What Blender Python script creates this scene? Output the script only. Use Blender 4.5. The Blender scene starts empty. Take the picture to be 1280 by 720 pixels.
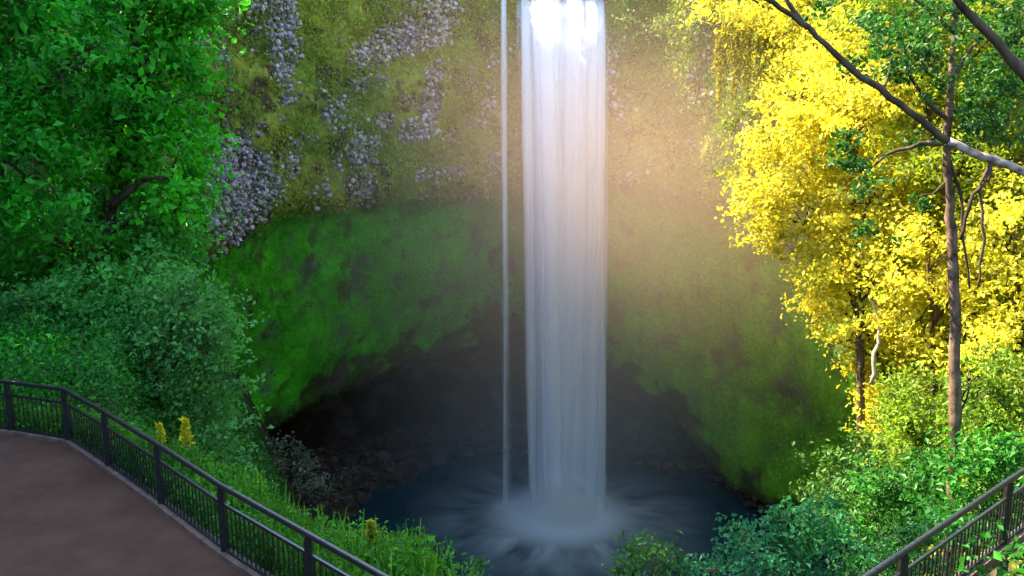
import bpy, math
import numpy as np
from mathutils import Vector

R = math.radians
rng = np.random.default_rng(11)
sc = bpy.context.scene
COL = sc.collection

# ------------------------------------------------------------------ camera
CAM_Z, PITCH, FPX = 42.5, R(11.0), 1100.0
cam = bpy.data.cameras.new("camera")
cam.lens = FPX / 1280.0 * 36.0
cam.clip_start, cam.clip_end = 0.1, 8000.0
cam_o = bpy.data.objects.new("camera", cam)
COL.objects.link(cam_o)
cam_o.location = (0, 0, CAM_Z)
cam_o.rotation_euler = (math.pi / 2 - PITCH, 0, 0)
sc.camera = cam_o

# ------------------------------------------------------------------ light
SUN_TO = Vector((-0.64, 0.26, 0.68)).normalized()       # direction towards the sun
elev = math.asin(SUN_TO.z)
azim = math.atan2(SUN_TO.x, SUN_TO.y)
world = bpy.data.worlds.new("World")
sc.world = world
world.use_nodes = True
wn = world.node_tree
sky = wn.nodes.new("ShaderNodeTexSky")
sky.sky_type = 'NISHITA'
sky.sun_disc = False
sky.sun_elevation = elev
sky.sun_rotation = azim
wn.links.new(sky.outputs[0], wn.nodes["Background"].inputs[0])
wn.nodes["Background"].inputs[1].default_value = 0.15
sun = bpy.data.lights.new("sun", 'SUN')
sun.energy = 4.2
sun.angle = R(0.5)
sun.color = (1.0, 0.84, 0.52)
sun_o = bpy.data.objects.new("sun", sun)
COL.objects.link(sun_o)
sun_o.location = (-60, 40, 120)
sun_o.rotation_euler = SUN_TO.to_track_quat('Z', 'Y').to_euler()

sc.view_settings.view_transform = 'Standard'
sc.view_settings.look = 'None'
sc.view_settings.exposure = 2.6
sc.view_settings.gamma = 1.0
sc.view_settings.use_curve_mapping = False
sc.render.engine = 'CYCLES'
sc.cycles.max_bounces = 7
sc.cycles.diffuse_bounces = 4
sc.cycles.glossy_bounces = 3
sc.cycles.transmission_bounces = 4
sc.cycles.transparent_max_bounces = 40
sc.cycles.volume_bounces = 6
sc.cycles.volume_step_rate = 2.0
sc.cycles.volume_max_steps = 128
sc.cycles.use_denoising = True
sc.cycles.sample_clamp_indirect = 6.0

# ------------------------------------------------------------------ helpers
CP, SP = math.cos(PITCH), math.sin(PITCH)


def P(u, v, D):
    """world point at forward distance y=D that lies along the view of (u, v)"""
    a, b = (u - 640.0) / FPX, (360.0 - v) / FPX
    d = np.array([a, CP + b * SP, -SP + b * CP])
    d = d * (D / d[1])
    return np.array([d[0], d[1], CAM_Z + d[2]])


def PZ(u, v, z):
    a, b = (u - 640.0) / FPX, (360.0 - v) / FPX
    d = np.array([a, CP + b * SP, -SP + b * CP])
    t = (z - CAM_Z) / d[2]
    return np.array([d[0] * t, d[1] * t, z])


def UV(p):
    x, y, z = p[..., 0], p[..., 1], p[..., 2] - CAM_Z
    f = y * CP - z * SP
    up = y * SP + z * CP
    return 640 + FPX * x / f, 360 - FPX * up / f


def _hash(ix, iy, iz, s):
    h = (ix * 374761393 + iy * 668265263 + iz * 2147483647 + s * 974634777) & 0xFFFFFFFF
    h = ((h ^ (h >> 13)) * 1274126177) & 0xFFFFFFFF
    return ((h ^ (h >> 16)) & 0xFFFF) / 65535.0


def vnoise(p, s=0):
    p = np.asarray(p, float)
    i = np.floor(p).astype(np.int64)
    f = p - i
    f = f * f * (3 - 2 * f)
    r = 0
    for dx in (0, 1):
        wx = f[..., 0] if dx else 1 - f[..., 0]
        for dy in (0, 1):
            wy = f[..., 1] if dy else 1 - f[..., 1]
            for dz in (0, 1):
                wz = f[..., 2] if dz else 1 - f[..., 2]
                r = r + wx * wy * wz * _hash(i[..., 0] + dx, i[..., 1] + dy, i[..., 2] + dz, s)
    return r * 2 - 1


def fbm(p, octaves=4, s=0):
    r, a = 0, 0.5
    p = np.asarray(p, float)
    for k in range(octaves):
        r = r + a * vnoise(p * 2.0 ** k + 17.3 * k, s + k)
        a *= 0.5
    return r


def sstep(a, b, x):
    t = np.clip((x - a) / (b - a), 0, 1)
    return t * t * (3 - 2 * t)


def norm(v):
    return v / np.maximum(np.linalg.norm(v, axis=-1, keepdims=True), 1e-9)


def mesh_np(name, verts, quads=None, tris=None, mat=None, parent=None, smooth=False, col=None):
    verts = np.asarray(verts, np.float32)
    me = bpy.data.meshes.new(name)
    idx, tot = [], []
    if quads is not None and len(quads):
        q = np.asarray(quads, np.int32)
        idx.append(q.ravel()); tot.append(np.full(len(q), 4, np.int32))
    if tris is not None and len(tris):
        t = np.asarray(tris, np.int32)
        idx.append(t.ravel()); tot.append(np.full(len(t), 3, np.int32))
    idx, tot = np.concatenate(idx), np.concatenate(tot)
    me.vertices.add(len(verts)); me.vertices.foreach_set("co", verts.ravel())
    me.loops.add(len(idx)); me.loops.foreach_set("vertex_index", idx)
    me.polygons.add(len(tot))
    me.polygons.foreach_set("loop_start", np.concatenate([[0], np.cumsum(tot)[:-1]]).astype(np.int32))
    me.polygons.foreach_set("loop_total", tot)
    me.polygons.foreach_set("use_smooth", np.full(len(tot), smooth))
    if col is not None:
        c = np.ones((len(verts), 4), np.float32)
        c[:, :col.shape[1]] = col
        a = me.color_attributes.new("Col", 'FLOAT_COLOR', 'POINT')
        a.data.foreach_set("color", c.ravel())
    me.update(); me.validate()
    if mat:
        me.materials.append(mat)
    o = bpy.data.objects.new(name, me)
    COL.objects.link(o)
    if parent:
        o.parent = parent
        o.matrix_parent_inverse = parent.matrix_basis.inverted()
    return o


def tag(o, label=None, cat=None, group=None, kind=None):
    if label: o["label"] = label
    if cat: o["category"] = cat
    if group: o["group"] = group
    if kind: o["kind"] = kind
    return o


def empty(name, loc):
    o = bpy.data.objects.new(name, None)
    COL.objects.link(o)
    o.location = Vector([float(c) for c in loc])
    o.empty_display_size = 0.2
    return o


class MB:
    """collects verts / quads / tris"""
    def __init__(s): s.v, s.q, s.t, s.n = [], [], [], 0

    def add(s, v, q=None, t=None):
        v = np.asarray(v, float)
        if q is not None and len(q): s.q.append(np.asarray(q, int) + s.n)
        if t is not None and len(t): s.t.append(np.asarray(t, int) + s.n)
        s.v.append(v); s.n += len(v)

    def box(s, a, b):
        a, b = np.minimum(a, b), np.maximum(a, b)
        v = [[x, y, z] for x in (a[0], b[0]) for y in (a[1], b[1]) for z in (a[2], b[2])]
        s.add(v, [[0, 1, 3, 2], [4, 6, 7, 5], [0, 4, 5, 1], [2, 3, 7, 6], [0, 2, 6, 4], [1, 5, 7, 3]])

    def bar(s, p, q, w, h):
        """rectangular bar from p to q, w wide sideways, h tall"""
        p, q = np.array(p, float), np.array(q, float)
        d = norm(q - p)
        side = np.cross(d, [0, 0, 1.0])
        if np.linalg.norm(side) < 1e-3: side = np.array([1.0, 0, 0])
        side = norm(side); up = np.cross(side, d)
        v = []
        for c in (p, q):
            for sx, sz in ((-1, -1), (1, -1), (1, 1), (-1, 1)):
                v.append(c + side * sx * w / 2 + up * sz * h / 2)
        s.add(v, [[0, 1, 5, 4], [1, 2, 6, 5], [2, 3, 7, 6], [3, 0, 4, 7], [3, 2, 1, 0], [4, 5, 6, 7]])

    def tube(s, pts, radii, n=8, rough=0.0, seed=0):
        pts = np.array(pts, float); radii = np.array(radii, float)
        m = len(pts)
        tan = np.gradient(pts, axis=0) if m > 2 else np.repeat((pts[1:] - pts[:1]), m, 0)
        tan = norm(tan)
        ref = np.array([0.31, 0.17, 0.93]) if abs(tan[0][2]) < 0.8 else np.array([0.9, 0.4, 0.1])
        a = norm(np.cross(tan, ref)); b = np.cross(tan, a)
        th = np.linspace(0, 2 * np.pi, n, endpoint=False)
        ring = a[:, None] * np.cos(th)[None, :, None] + b[:, None] * np.sin(th)[None, :, None]
        rr = radii[:, None, None] * np.ones((m, n, 1))
        if rough:
            rr = rr * (1 + rough * vnoise(pts[:, None] * 2.5 + ring * 2.0, seed)[..., None])
        v = (pts[:, None] + ring * rr).reshape(-1, 3)
        q = []
        for i in range(m - 1):
            for j in range(n):
                k = (j + 1) % n
                q.append([i * n + j, i * n + k, (i + 1) * n + k, (i + 1) * n + j])
        v = np.vstack([v, pts[0], pts[-1]])
        t = [[m * n, (j + 1) % n, j] for j in range(n)] + [[m * n + 1, (m - 1) * n + j, (m - 1) * n + (j + 1) % n] for j in range(n)]
        s.add(v, q, t)

    def build(s, name, mat, parent=None, smooth=False, col=None):
        return mesh_np(name, np.vstack(s.v), np.vstack(s.q) if s.q else None, np.vstack(s.t) if s.t else None,
                       mat, parent, smooth, col)


# ------------------------------------------------------------------ materials
def new_mat(name):
    m = bpy.data.materials.new(name)
    m.use_nodes = True
    return m, m.node_tree.nodes, m.node_tree.links, m.node_tree.nodes["Principled BSDF"]


def leaf_mat(name, trans=0.45, rough=0.5, gain=1.0):
    """leaf colour comes from the leaf's own tint, translucent so back light glows through"""
    m, n, l, pr = new_mat(name)
    at = n.new("ShaderNodeAttribute"); at.attribute_name = "Col"
    pr.inputs["Roughness"].default_value = rough
    pr.inputs["Specular IOR Level"].default_value = 0.35
    l.new(at.outputs["Color"], pr.inputs["Base Color"])
    tr = n.new("ShaderNodeBsdfTranslucent")
    g = n.new("ShaderNodeVectorMath"); g.operation = 'MULTIPLY'
    g.inputs[1].default_value = (1.25 * gain, 1.15 * gain, 0.6 * gain)
    l.new(at.outputs["Color"], g.inputs[0]); l.new(g.outputs[0], tr.inputs["Color"])
    mx = n.new("ShaderNodeMixShader"); mx.inputs[0].default_value = trans
    l.new(pr.outputs[0], mx.inputs[1]); l.new(tr.outputs[0], mx.inputs[2])
    l.new(mx.outputs[0], n["Material Output"].inputs["Surface"])
    return m


def rough_mat(name, c1, c2, scale=4.0, rough=0.9, bump=0.5, spec=0.3, metal=0.0, detail=8, stretch=(1, 1, 1), bd=0.05):
    m, n, l, pr = new_mat(name)
    tc = n.new("ShaderNodeTexCoord")
    mp = n.new("ShaderNodeMapping"); mp.inputs["Scale"].default_value = stretch
    l.new(tc.outputs["Object"], mp.inputs[0])
    nz = n.new("ShaderNodeTexNoise"); nz.inputs["Scale"].default_value = scale; nz.inputs["Detail"].default_value = detail
    nz.inputs["Roughness"].default_value = 0.65
    l.new(mp.outputs[0], nz.inputs["Vector"])
    rp = n.new("ShaderNodeValToRGB")
    rp.color_ramp.elements[0].position, rp.color_ramp.elements[1].position = 0.35, 0.65
    rp.color_ramp.elements[0].color, rp.color_ramp.elements[1].color = (*c1, 1), (*c2, 1)
    l.new(nz.outputs["Fac"], rp.inputs[0]); l.new(rp.outputs[0], pr.inputs["Base Color"])
    pr.inputs["Roughness"].default_value = rough
    pr.inputs["Specular IOR Level"].default_value = spec
    pr.inputs["Metallic"].default_value = metal
    bp = n.new("ShaderNodeBump"); bp.inputs["Strength"].default_value = bump; bp.inputs["Distance"].default_value = bd
    l.new(nz.outputs["Fac"], bp.inputs["Height"]); l.new(bp.outputs[0], pr.inputs["Normal"])
    return m


def col_mat(name, rough=0.95, bump=0.6, scale=3.0, spec=0.2, lo=0.55, hi=1.35, dist=0.15, stretch=(1, 1, 1)):
    """base colour from the surface's own colour attribute, broken up by fine noise"""
    m, n, l, pr = new_mat(name)
    at = n.new("ShaderNodeAttribute"); at.attribute_name = "Col"
    tc = n.new("ShaderNodeTexCoord")
    mp = n.new("ShaderNodeMapping"); mp.inputs["Scale"].default_value = stretch
    l.new(tc.outputs["Object"], mp.inputs[0])
    nz = n.new("ShaderNodeTexNoise"); nz.inputs["Scale"].default_value = scale; nz.inputs["Detail"].default_value = 9
    nz.inputs["Roughness"].default_value = 0.7
    l.new(mp.outputs[0], nz.inputs["Vector"])
    mr = n.new("ShaderNodeMapRange"); mr.inputs[1].default_value, mr.inputs[2].default_value = 0.3, 0.7
    mr.inputs[3].default_value, mr.inputs[4].default_value = lo, hi
    l.new(nz.outputs["Fac"], mr.inputs[0])
    vm = n.new("ShaderNodeVectorMath"); vm.operation = 'SCALE'
    l.new(at.outputs["Color"], vm.inputs[0]); l.new(mr.outputs[0], vm.inputs["Scale"])
    l.new(vm.outputs[0], pr.inputs["Base Color"])
    pr.inputs["Roughness"].default_value = rough
    pr.inputs["Specular IOR Level"].default_value = spec
    bp = n.new("ShaderNodeBump"); bp.inputs["Strength"].default_value = bump; bp.inputs["Distance"].default_value = dist
    l.new(nz.outputs["Fac"], bp.inputs["Height"]); l.new(bp.outputs[0], pr.inputs["Normal"])
    return m


M_LEAF = leaf_mat("leaf", 0.4)
M_LEAF_GLOW = leaf_mat("thin_leaf", 0.55, gain=1.15)
M_CLIFF = col_mat("cliff_rock_and_moss", scale=2.2)
M_MOSSY = leaf_mat("moss_tuft", 0.25, rough=0.8)
M_GROUND = col_mat("forest_soil", scale=1.5)
M_STONE = col_mat("stone", scale=2.5, lo=0.6, hi=1.3, rough=0.85)
M_BARK = rough_mat("bark", (0.025, 0.016, 0.010), (0.12, 0.085, 0.06), 3.0, bump=1.0, stretch=(1, 1, 0.25), bd=0.06)
M_BARK_PALE = rough_mat("mottled_bark", (0.03, 0.015, 0.010), (0.24, 0.16, 0.12), 2.6, bump=0.8, stretch=(1.4, 1.4, 0.9), bd=0.04)
M_RAIL = rough_mat("painted_steel", (0.012, 0.014, 0.016), (0.03, 0.032, 0.035), 12, rough=0.35, bump=0.1, spec=0.6, metal=0.3, bd=0.01)
M_PATH = rough_mat("packed_path", (0.068, 0.037, 0.024), (0.096, 0.055, 0.037), 1.3, rough=0.95, bump=0.5, bd=0.012, spec=0.1)
M_KERB = rough_mat("weathered_timber", (0.09, 0.058, 0.045), (0.18, 0.125, 0.10), 5, rough=0.9, bump=0.5, bd=0.02)

_n, _l = M_PATH.node_tree.nodes, M_PATH.node_tree.links
_g = _n.new("ShaderNodeTexNoise"); _g.inputs["Scale"].default_value = 38; _g.inputs["Detail"].default_value = 6
_tc = _n.new("ShaderNodeTexCoord"); _l.new(_tc.outputs["Object"], _g.inputs["Vector"])
_b = _n.new("ShaderNodeBump"); _b.inputs["Strength"].default_value = 0.7; _b.inputs["Distance"].default_value = 0.01
_l.new(_g.outputs["Fac"], _b.inputs["Height"])
_pr = _n["Principled BSDF"]; _l.new(_pr.inputs["Normal"].links[0].from_socket, _b.inputs["Normal"]); _l.new(_b.outputs[0], _pr.inputs["Normal"])

# ------------------------------------------------------------------ plan of the canyon
CX, CY, AX, AY = 3.0, 62.0, 30.0, 31.0
n_arm, n_arc = 90, 520
ta = np.linspace(0, 1, n_arm, endpoint=False)
arcs = []
left = np.stack([CX - AX - 22 * (1 - ta) ** 1.5, 40 + (CY - 40) * ta], 1)
phi = np.linspace(np.pi, 0, n_arc)
arc = np.stack([CX + AX * np.cos(phi), CY + AY * np.sin(phi)], 1)
right = np.stack([CX + AX + 26 * ta ** 1.3, CY - (CY - 44) * ta], 1)[1:]
rim = np.vstack([left, arc, right])
g_arc = np.clip(np.sin(phi), 0, 1) ** 0.8
G = np.concatenate([np.zeros(n_arm), g_arc, np.zeros(n_arm - 1)])
tan = norm(np.gradient(rim, axis=0))
nout = np.stack([-tan[:, 1], tan[:, 0]], 1)            # outward normal (left side: -x)
SIDE = np.where(rim[:, 0] < CX, 1.0, 0.0)              # 1 on the left side
leftness = sstep(8, -16, rim[:, 0])

# profile rows (outward offset e, height z) for each rim point
zl = 30.5 + 5.0 * G
zc = (leftness * np.interp(G, [0, 0.4, 0.735, 0.89, 1], [5, 7.5, 11.0, 14.8, 18.0])
      + (1 - leftness) * np.interp(G, [0, 0.7, 0.80, 0.88, 0.94, 0.985, 1], [1.5, 2.0, 2.6, 4.5, 9.0, 15.0, 18.0]))
k_ = np.ones(41) / 41
zc = np.convolve(np.pad(zc, 20, 'edge'), k_, 'valid')
notch = np.exp(-((rim[:, 0] - 5.3) / 4.9) ** 8) * (rim[:, 1] > 80)
smoothz = np.exp(-((rim[:, 0] - 4.5) / 7.5) ** 6) * (rim[:, 1] > 80)
top = 56.6 - 2.0 * notch
bank = 16 * leftness * (1 - G ** 3) + 4 * (1 - G)
gd = leftness * (0.25 + 0.75 * G) + (1 - leftness) * np.interp(G, [0, 0.7, 0.9, 1], [0.25, 0.45, 0.8, 1])
rows = [
    (60 + 0 * G, top + 3 * (1 - notch)), (28 + 0 * G, top + 1.5 * (1 - notch)), (6 + 0 * G, top + 0.4 * (1 - notch)), (0.9 + 0 * G, top - 0.1),
    (0.2 + 0 * G, top - 0.9), (-0.5 + 0 * G, zl + 13), (-0.2 + 0 * G, zl + 6), (-0.9 + 0 * G, zl + 1.2), (0.2 + 0 * G, zl),
    (2.2 * gd, zl - 1.4), (4.2 * gd, zl * 0.6 + zc * 0.4), (6.6 * gd, zl * 0.25 + zc * 0.75), (8.5 * gd, zc + 0.3), (10.5 * gd, zc - 0.9),
    (16 * gd, zc - 2.4), (20 * gd, zc - 5.5), (20.5 * gd, np.clip(zc - 10, 2.0, 4) + 0 * G), (19.5 * gd, 0.9 + 0 * G), (17.8 * gd - 0.4 * bank, 0.4 + 1.0 * leftness * (1 - G)), (16 * gd - 0.8 * bank, 0.1 + 0.6 * leftness * (1 - G)),
    (12.5 * gd - bank, 0.0 - 0.7 + 0 * G), (4 - bank, -3.0 + 0 * G)]
E = np.stack([r[0] * np.ones_like(G) for r in rows], 1)
Z = np.stack([r[1] * np.ones_like(G) for r in rows], 1)
cum = np.concatenate([[0, 8, 16, 20], 20 + np.cumsum([2, 20, 14, 9, 3, 4, 9, 10, 7, 4, 6, 6, 7, 6, 8, 10, 10, 8])])
NS = 300
sgrid = np.linspace(0, cum[-1], NS)
Ei = np.stack([np.interp(sgrid, cum, E[i]) for i in range(len(G))])
Zi = np.stack([np.interp(sgrid, cum, Z[i]) for i in range(len(G))])
# soften corners
for _ in range(2):
    Ei[:, 1:-1] = (Ei[:, :-2] + Ei[:, 1:-1] * 2 + Ei[:, 2:]) / 4
    Zi[:, 1:-1] = (Zi[:, :-2] + Zi[:, 1:-1] * 2 + Zi[:, 2:]) / 4
CV = np.zeros((len(G), NS, 3))
CV[..., 0] = rim[:, 0:1] + nout[:, 0:1] * Ei
CV[..., 1] = rim[:, 1:2] + nout[:, 1:2] * Ei
CV[..., 2] = Zi
du = np.gradient(CV, axis=0); dv = np.gradient(CV, axis=1)
CN = norm(np.cross(du, dv))
flip = np.sign(np.sum(CN[:, 100] * np.stack([-nout[:, 0], -nout[:, 1], np.zeros(len(G))], 1), -1))
CN = CN * flip[:, None, None]
und = sstep(zl[:, None] + 1.5, zl[:, None] - 1.0, Zi)     # 1 under the ledge
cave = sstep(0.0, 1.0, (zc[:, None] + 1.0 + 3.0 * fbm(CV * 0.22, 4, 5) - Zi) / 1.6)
amp = 1.5 * (1 - und) + 0.8 * und
amp = amp * sstep(20, 26, sgrid)[None, :] * (1 - 0.8 * smoothz[:, None] * (1 - und))
big = fbm(CV * np.array([0.09, 0.09, 0.06]), 3, 1)
med = fbm(CV * np.array([0.33, 0.33, 0.22]), 4, 2)
fine = fbm(CV * 1.1, 3, 3)
ridg = 1 - np.abs(fbm(CV * np.array([0.22, 0.22, 0.10]), 4, 9)) * 2
CV = CV + CN * (amp * (2.0 * big + 1.1 * med + 0.35 * fine + 0.5 * ridg))[..., None]
CU, CVV = UV(CV)

# rock patches on the upper face: where the basalt is bare
patches = [(300, 225, 42, 58, -0.5), (285, 275, 34, 34, 0), (352, 45, 18, 60, 0), (500, 52, 62, 22, -0.35), (545, 30, 20, 28, 0),
           (540, 125, 12, 50, 0.1), (520, 165, 26, 14, 0), (450, 190, 18, 20, 0), (445, 232, 20, 14, 0), (555, 217, 34, 8, -0.1),
           (480, 150, 12, 12, 0), (462, 245, 12, 20, 0)]


def patchmask(pos, u, v):
    m = np.zeros_like(u)
    w = fbm(pos * 0.5, 3, 21) * 1.3
    for (a, b, ru, rv, ang) in patches:
        c, s = math.cos(ang), math.sin(ang)
        x = ((u - a) * c + (v - b) * s) / ru; y = (-(u - a) * s + (v - b) * c) / rv
        m = np.maximum(m, 1.15 - np.sqrt(x * x + y * y))
    return sstep(-0.02, 0.26, m + 0.30 * w)


pm = patchmask(CV, CU, CVV)
pm_soft = (pm * np.clip(0.75 + 1.6 * fbm(CV * 0.9, 3, 91), 0.05, 1)).ravel()
pm = pm * 0.8
n1 = fbm(CV * 0.35, 4, 31)[..., None]; n2 = fbm(CV * 0.9, 4, 32)[..., None]; n3 = fbm(CV * np.array([0.7, 0.7, 0.12]), 4, 33)[..., None]
C = lambda *a: np.array(a, float)
olive = C(0.24, 0.28, 0.035) * (1 + 0.5 * n1) + C(0.05, 0.015, 0.0) * sstep(-0.1, 0.4, n2)
brown = C(0.085, 0.055, 0.03)
upper = olive * (1 - sstep(0.12, 0.35, n2)) + brown * sstep(0.12, 0.35, n2)
mossg = C(0.045, 0.38, 0.006) * (1 + 0.55 * n1 + 0.35 * n3)
rightm = sstep(6, 20, CV[..., 0])[..., None]
mossg = mossg * (1 - rightm) + C(0.13, 0.36, 0.014) * (1 + 0.5 * n1 + 0.3 * n3) * rightm
mossd = C(0.05, 0.075, 0.016)
mk = 0.8 * sstep(0.18, 0.42, n2 * 0.7 + n3 * 0.7)
mk = mk * (1 - 0.6 * rightm)
moss = mossg * (1 - mk) + mossd * mk
bare = C(0.045, 0.034, 0.016)
# scattered bare spots and a ragged lower edge of the moss
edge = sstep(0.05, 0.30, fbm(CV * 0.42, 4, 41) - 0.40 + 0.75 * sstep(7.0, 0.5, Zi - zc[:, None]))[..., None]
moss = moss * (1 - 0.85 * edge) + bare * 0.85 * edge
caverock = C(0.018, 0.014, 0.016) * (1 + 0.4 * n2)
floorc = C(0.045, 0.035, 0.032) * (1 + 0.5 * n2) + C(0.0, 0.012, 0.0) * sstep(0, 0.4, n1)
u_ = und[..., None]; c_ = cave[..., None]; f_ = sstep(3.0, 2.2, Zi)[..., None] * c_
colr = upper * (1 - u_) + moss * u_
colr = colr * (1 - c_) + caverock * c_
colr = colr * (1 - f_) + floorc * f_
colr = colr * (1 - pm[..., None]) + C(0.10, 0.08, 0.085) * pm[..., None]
wet = (np.exp(-((CV[..., 0] - 4.5) / 7.0) ** 4) * (rim[:, 1:2] > 70))[..., None] * (1 - u_)
colr = colr * (1 - 0.7 * wet) + C(0.10, 0.055, 0.04) * 0.7 * wet
colr = np.clip(colr, 0.004, 0.8)
nt = len(G)
ii, jj = np.meshgrid(np.arange(nt - 1), np.arange(NS - 1), indexing='ij')
a0 = (ii * NS + jj).ravel()
cq = np.stack([a0, a0 + NS, a0 + NS + 1, a0 + 1], 1)
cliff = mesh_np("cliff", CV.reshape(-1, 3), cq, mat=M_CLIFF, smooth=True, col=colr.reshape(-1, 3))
tag(cliff, kind="structure")

# ------------------------------------------------------------------ terrain: one sheet out to the horizon
PATH_Z = CAM_Z - 6.2


def yedge(x):
    e = np.where(x < -8.3, 17.2 + (-8.3 - x) * 2.6, 0)
    e = np.where((x >= -8.3) & (x < -2.4), 10.6 + (-2.4 - x) * 1.08, e)
    e = np.where((x >= -2.4) & (x < 3), 10.6 - (x + 2.4) * 0.9, e)
    e = np.where((x >= 3) & (x < 9), 5.8 + (x - 3) * 1.05, e)
    e = np.where(x >= 9, 12.1 + (x - 9) * 0.5, e)
    return e


def height(x, y):
    x = np.asarray(x, float); y = np.asarray(y, float)
    ye = yedge(x)
    h = PATH_Z - 0.12 - 1.05 * np.maximum(y - ye - 0.25, 0)
    h = np.maximum(h, -3.2)
    h = h + np.clip(-y - 0.0, 0, 12) * 0.5
    xl = -15.0 - 0.22 * np.clip(y - 17, 0, 60)
    xr = 13 + 0.19 * np.clip(y - 12, 0, 60) + 0.9 * np.clip(y - 68, 0, 60)
    wl = 1.45 * np.maximum(xl - x, 0); wr = 1.7 * np.maximum(x - xr, 0)
    h = h + wl + wr
    # cliff zone: outside of the rim climbs to the plateau behind the cave
    ex = (x - CX) / (AX + 24); ey = (y - CY) / (AY + 24)
    rr = np.sqrt(np.abs(ex) ** 2 + np.maximum(ey, 0) ** 2)
    pl = sstep(0.97, 1.10, rr) * 53
    h = np.where(y > 40, np.maximum(h, np.where(pl > 0.5, pl, -9)), h)
    h = np.minimum(h, 58 + 6 * sstep(-22, -34, x) * sstep(75, 50, y) + 2 * np.sin(x * 0.03) + 2 * np.cos(y * 0.025))  # left hill crest raised out of view to keep sun off the path
    p = np.stack([x, y, 0 * x], -1)
    far = sstep(0, 3, y - ye)
    h = h + (1.3 * fbm(p * 0.13, 3, 51) + 0.4 * fbm(p * 0.6, 3, 52)) * (0.1 + 0.9 * far) * sstep(9, 22, np.hypot(x, y))
    return h


def axis(lo, hi, step, far):
    core = np.arange(lo, hi + 1e-6, step)
    g = [step * 1.25 ** k for k in range(1, 32)]
    out = np.cumsum(g); out = out[out < far]
    return np.concatenate([lo - out[::-1], core, hi + out])


gx, gy = axis(-75, 80, 0.7, 2500), axis(-20, 150, 0.7, 2500)
X, Y = np.meshgrid(gx, gy, indexing='ij')
H = height(X, Y)
# keep the sheet out of the walkway and below the cliff's own floor
pz = np.stack([X, Y, H], -1)
nn1 = fbm(pz * 0.5, 4, 61)[..., None]
gcol = C(0.035, 0.05, 0.014) * (1 + 0.7 * nn1) + C(0.03, 0.012, 0.004) * sstep(0, 0.4, nn1)
gcol = np.clip(gcol, 0.004, 1)
ii, jj = np.meshgrid(np.arange(len(gx) - 1), np.arange(len(gy) - 1), indexing='ij')
a0 = (ii * len(gy) + jj).ravel()
tq = np.stack([a0, a0 + len(gy), a0 + len(gy) + 1, a0 + 1], 1)
terrain = mesh_np("terrain", pz.reshape(-1, 3), tq, mat=M_GROUND, smooth=True, col=gcol.reshape(-1, 3))
tag(terrain, kind="structure")

# ------------------------------------------------------------------ pool water
IMP = np.array([5.3, 90.0])
m, n, l, pr = new_mat("pool_water")
pr.inputs["Roughness"].default_value = 0.22
pr.inputs["Specular IOR Level"].default_value = 0.5
tc = n.new("ShaderNodeTexCoord")
sep = n.new("ShaderNodeSeparateXYZ"); l.new(tc.outputs["Object"], sep.inputs[0])
ln = n.new("ShaderNodeVectorMath"); ln.operation = 'LENGTH'; l.new(tc.outputs["Object"], ln.inputs[0])
at = n.new("ShaderNodeMath"); at.operation = 'ARCTAN2'; l.new(sep.outputs[1], at.inputs[0]); l.new(sep.outputs[0], at.inputs[1])
# radial streaks of drifting foam
cmb = n.new("ShaderNodeCombineXYZ")
ms = n.new("ShaderNodeMath"); ms.operation = 'MULTIPLY'; ms.inputs[1].default_value = 3.4
l.new(at.outputs[0], ms.inputs[0]); mr_ = n.new("ShaderNodeMath"); mr_.operation = 'MULTIPLY'; mr_.inputs[1].default_value = 0.09
l.new(ln.outputs["Value"], mr_.inputs[0]); nrm_ = n.new("ShaderNodeVectorMath"); nrm_.operation = 'NORMALIZE'; l.new(tc.outputs["Object"], nrm_.inputs[0])
sc_ = n.new("ShaderNodeVectorMath"); sc_.operation = 'SCALE'; sc_.inputs["Scale"].default_value = 2.6; l.new(nrm_.outputs[0], sc_.inputs[0])
l.new(mr_.outputs[0], cmb.inputs[2])
ad_ = n.new("ShaderNodeVectorMath"); ad_.operation = 'ADD'; l.new(sc_.outputs[0], ad_.inputs[0]); l.new(cmb.outputs[0], ad_.inputs[1])
nz = n.new("ShaderNodeTexNoise"); nz.inputs["Scale"].default_value = 1.7; nz.inputs["Detail"].default_value = 5
l.new(ad_.outputs[0], nz.inputs["Vector"])
fall = n.new("ShaderNodeMapRange"); fall.interpolation_type = 'SMOOTHSTEP'
fall.inputs[1].default_value, fall.inputs[2].default_value = 3.0, 19.0
fall.inputs[3].default_value, fall.inputs[4].default_value = 0.75, 0.0
l.new(ln.outputs["Value"], fall.inputs[0])
stk = n.new("ShaderNodeMapRange"); stk.inputs[1].default_value, stk.inputs[2].default_value = 0.25, 0.85
l.new(nz.outputs["Fac"], stk.inputs[0])
mm = n.new("ShaderNodeMath"); mm.operation = 'MULTIPLY'; l.new(fall.outputs[0], mm.inputs[0]); l.new(stk.outputs[0], mm.inputs[1])
core = n.new("ShaderNodeMapRange"); core.interpolation_type = 'SMOOTHSTEP'
core.inputs[1].default_value, core.inputs[2].default_value = 2.0, 11.0
core.inputs[3].default_value, core.inputs[4].default_value = 0.9, 0.0
l.new(ln.outputs["Value"], core.inputs[0])
mx_ = n.new("ShaderNodeMath"); mx_.operation = 'MAXIMUM'; l.new(core.outputs[0], mx_.inputs[0]); l.new(mm.outputs[0], mx_.inputs[1])
mix = n.new("ShaderNodeMix"); mix.data_type = 'RGBA'
mix.inputs["A"].default_value = (0.012, 0.042, 0.062, 1); mix.inputs["B"].default_value = (0.78, 0.90, 1.0, 1)
l.new(mx_.outputs[0], mix.inputs["Factor"]); l.new(mix.outputs["Result"], pr.inputs["Base Color"])
bp = n.new("ShaderNodeBump"); bp.inputs["Strength"].default_value = 0.25; bp.inputs["Distance"].default_value = 0.2
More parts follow.
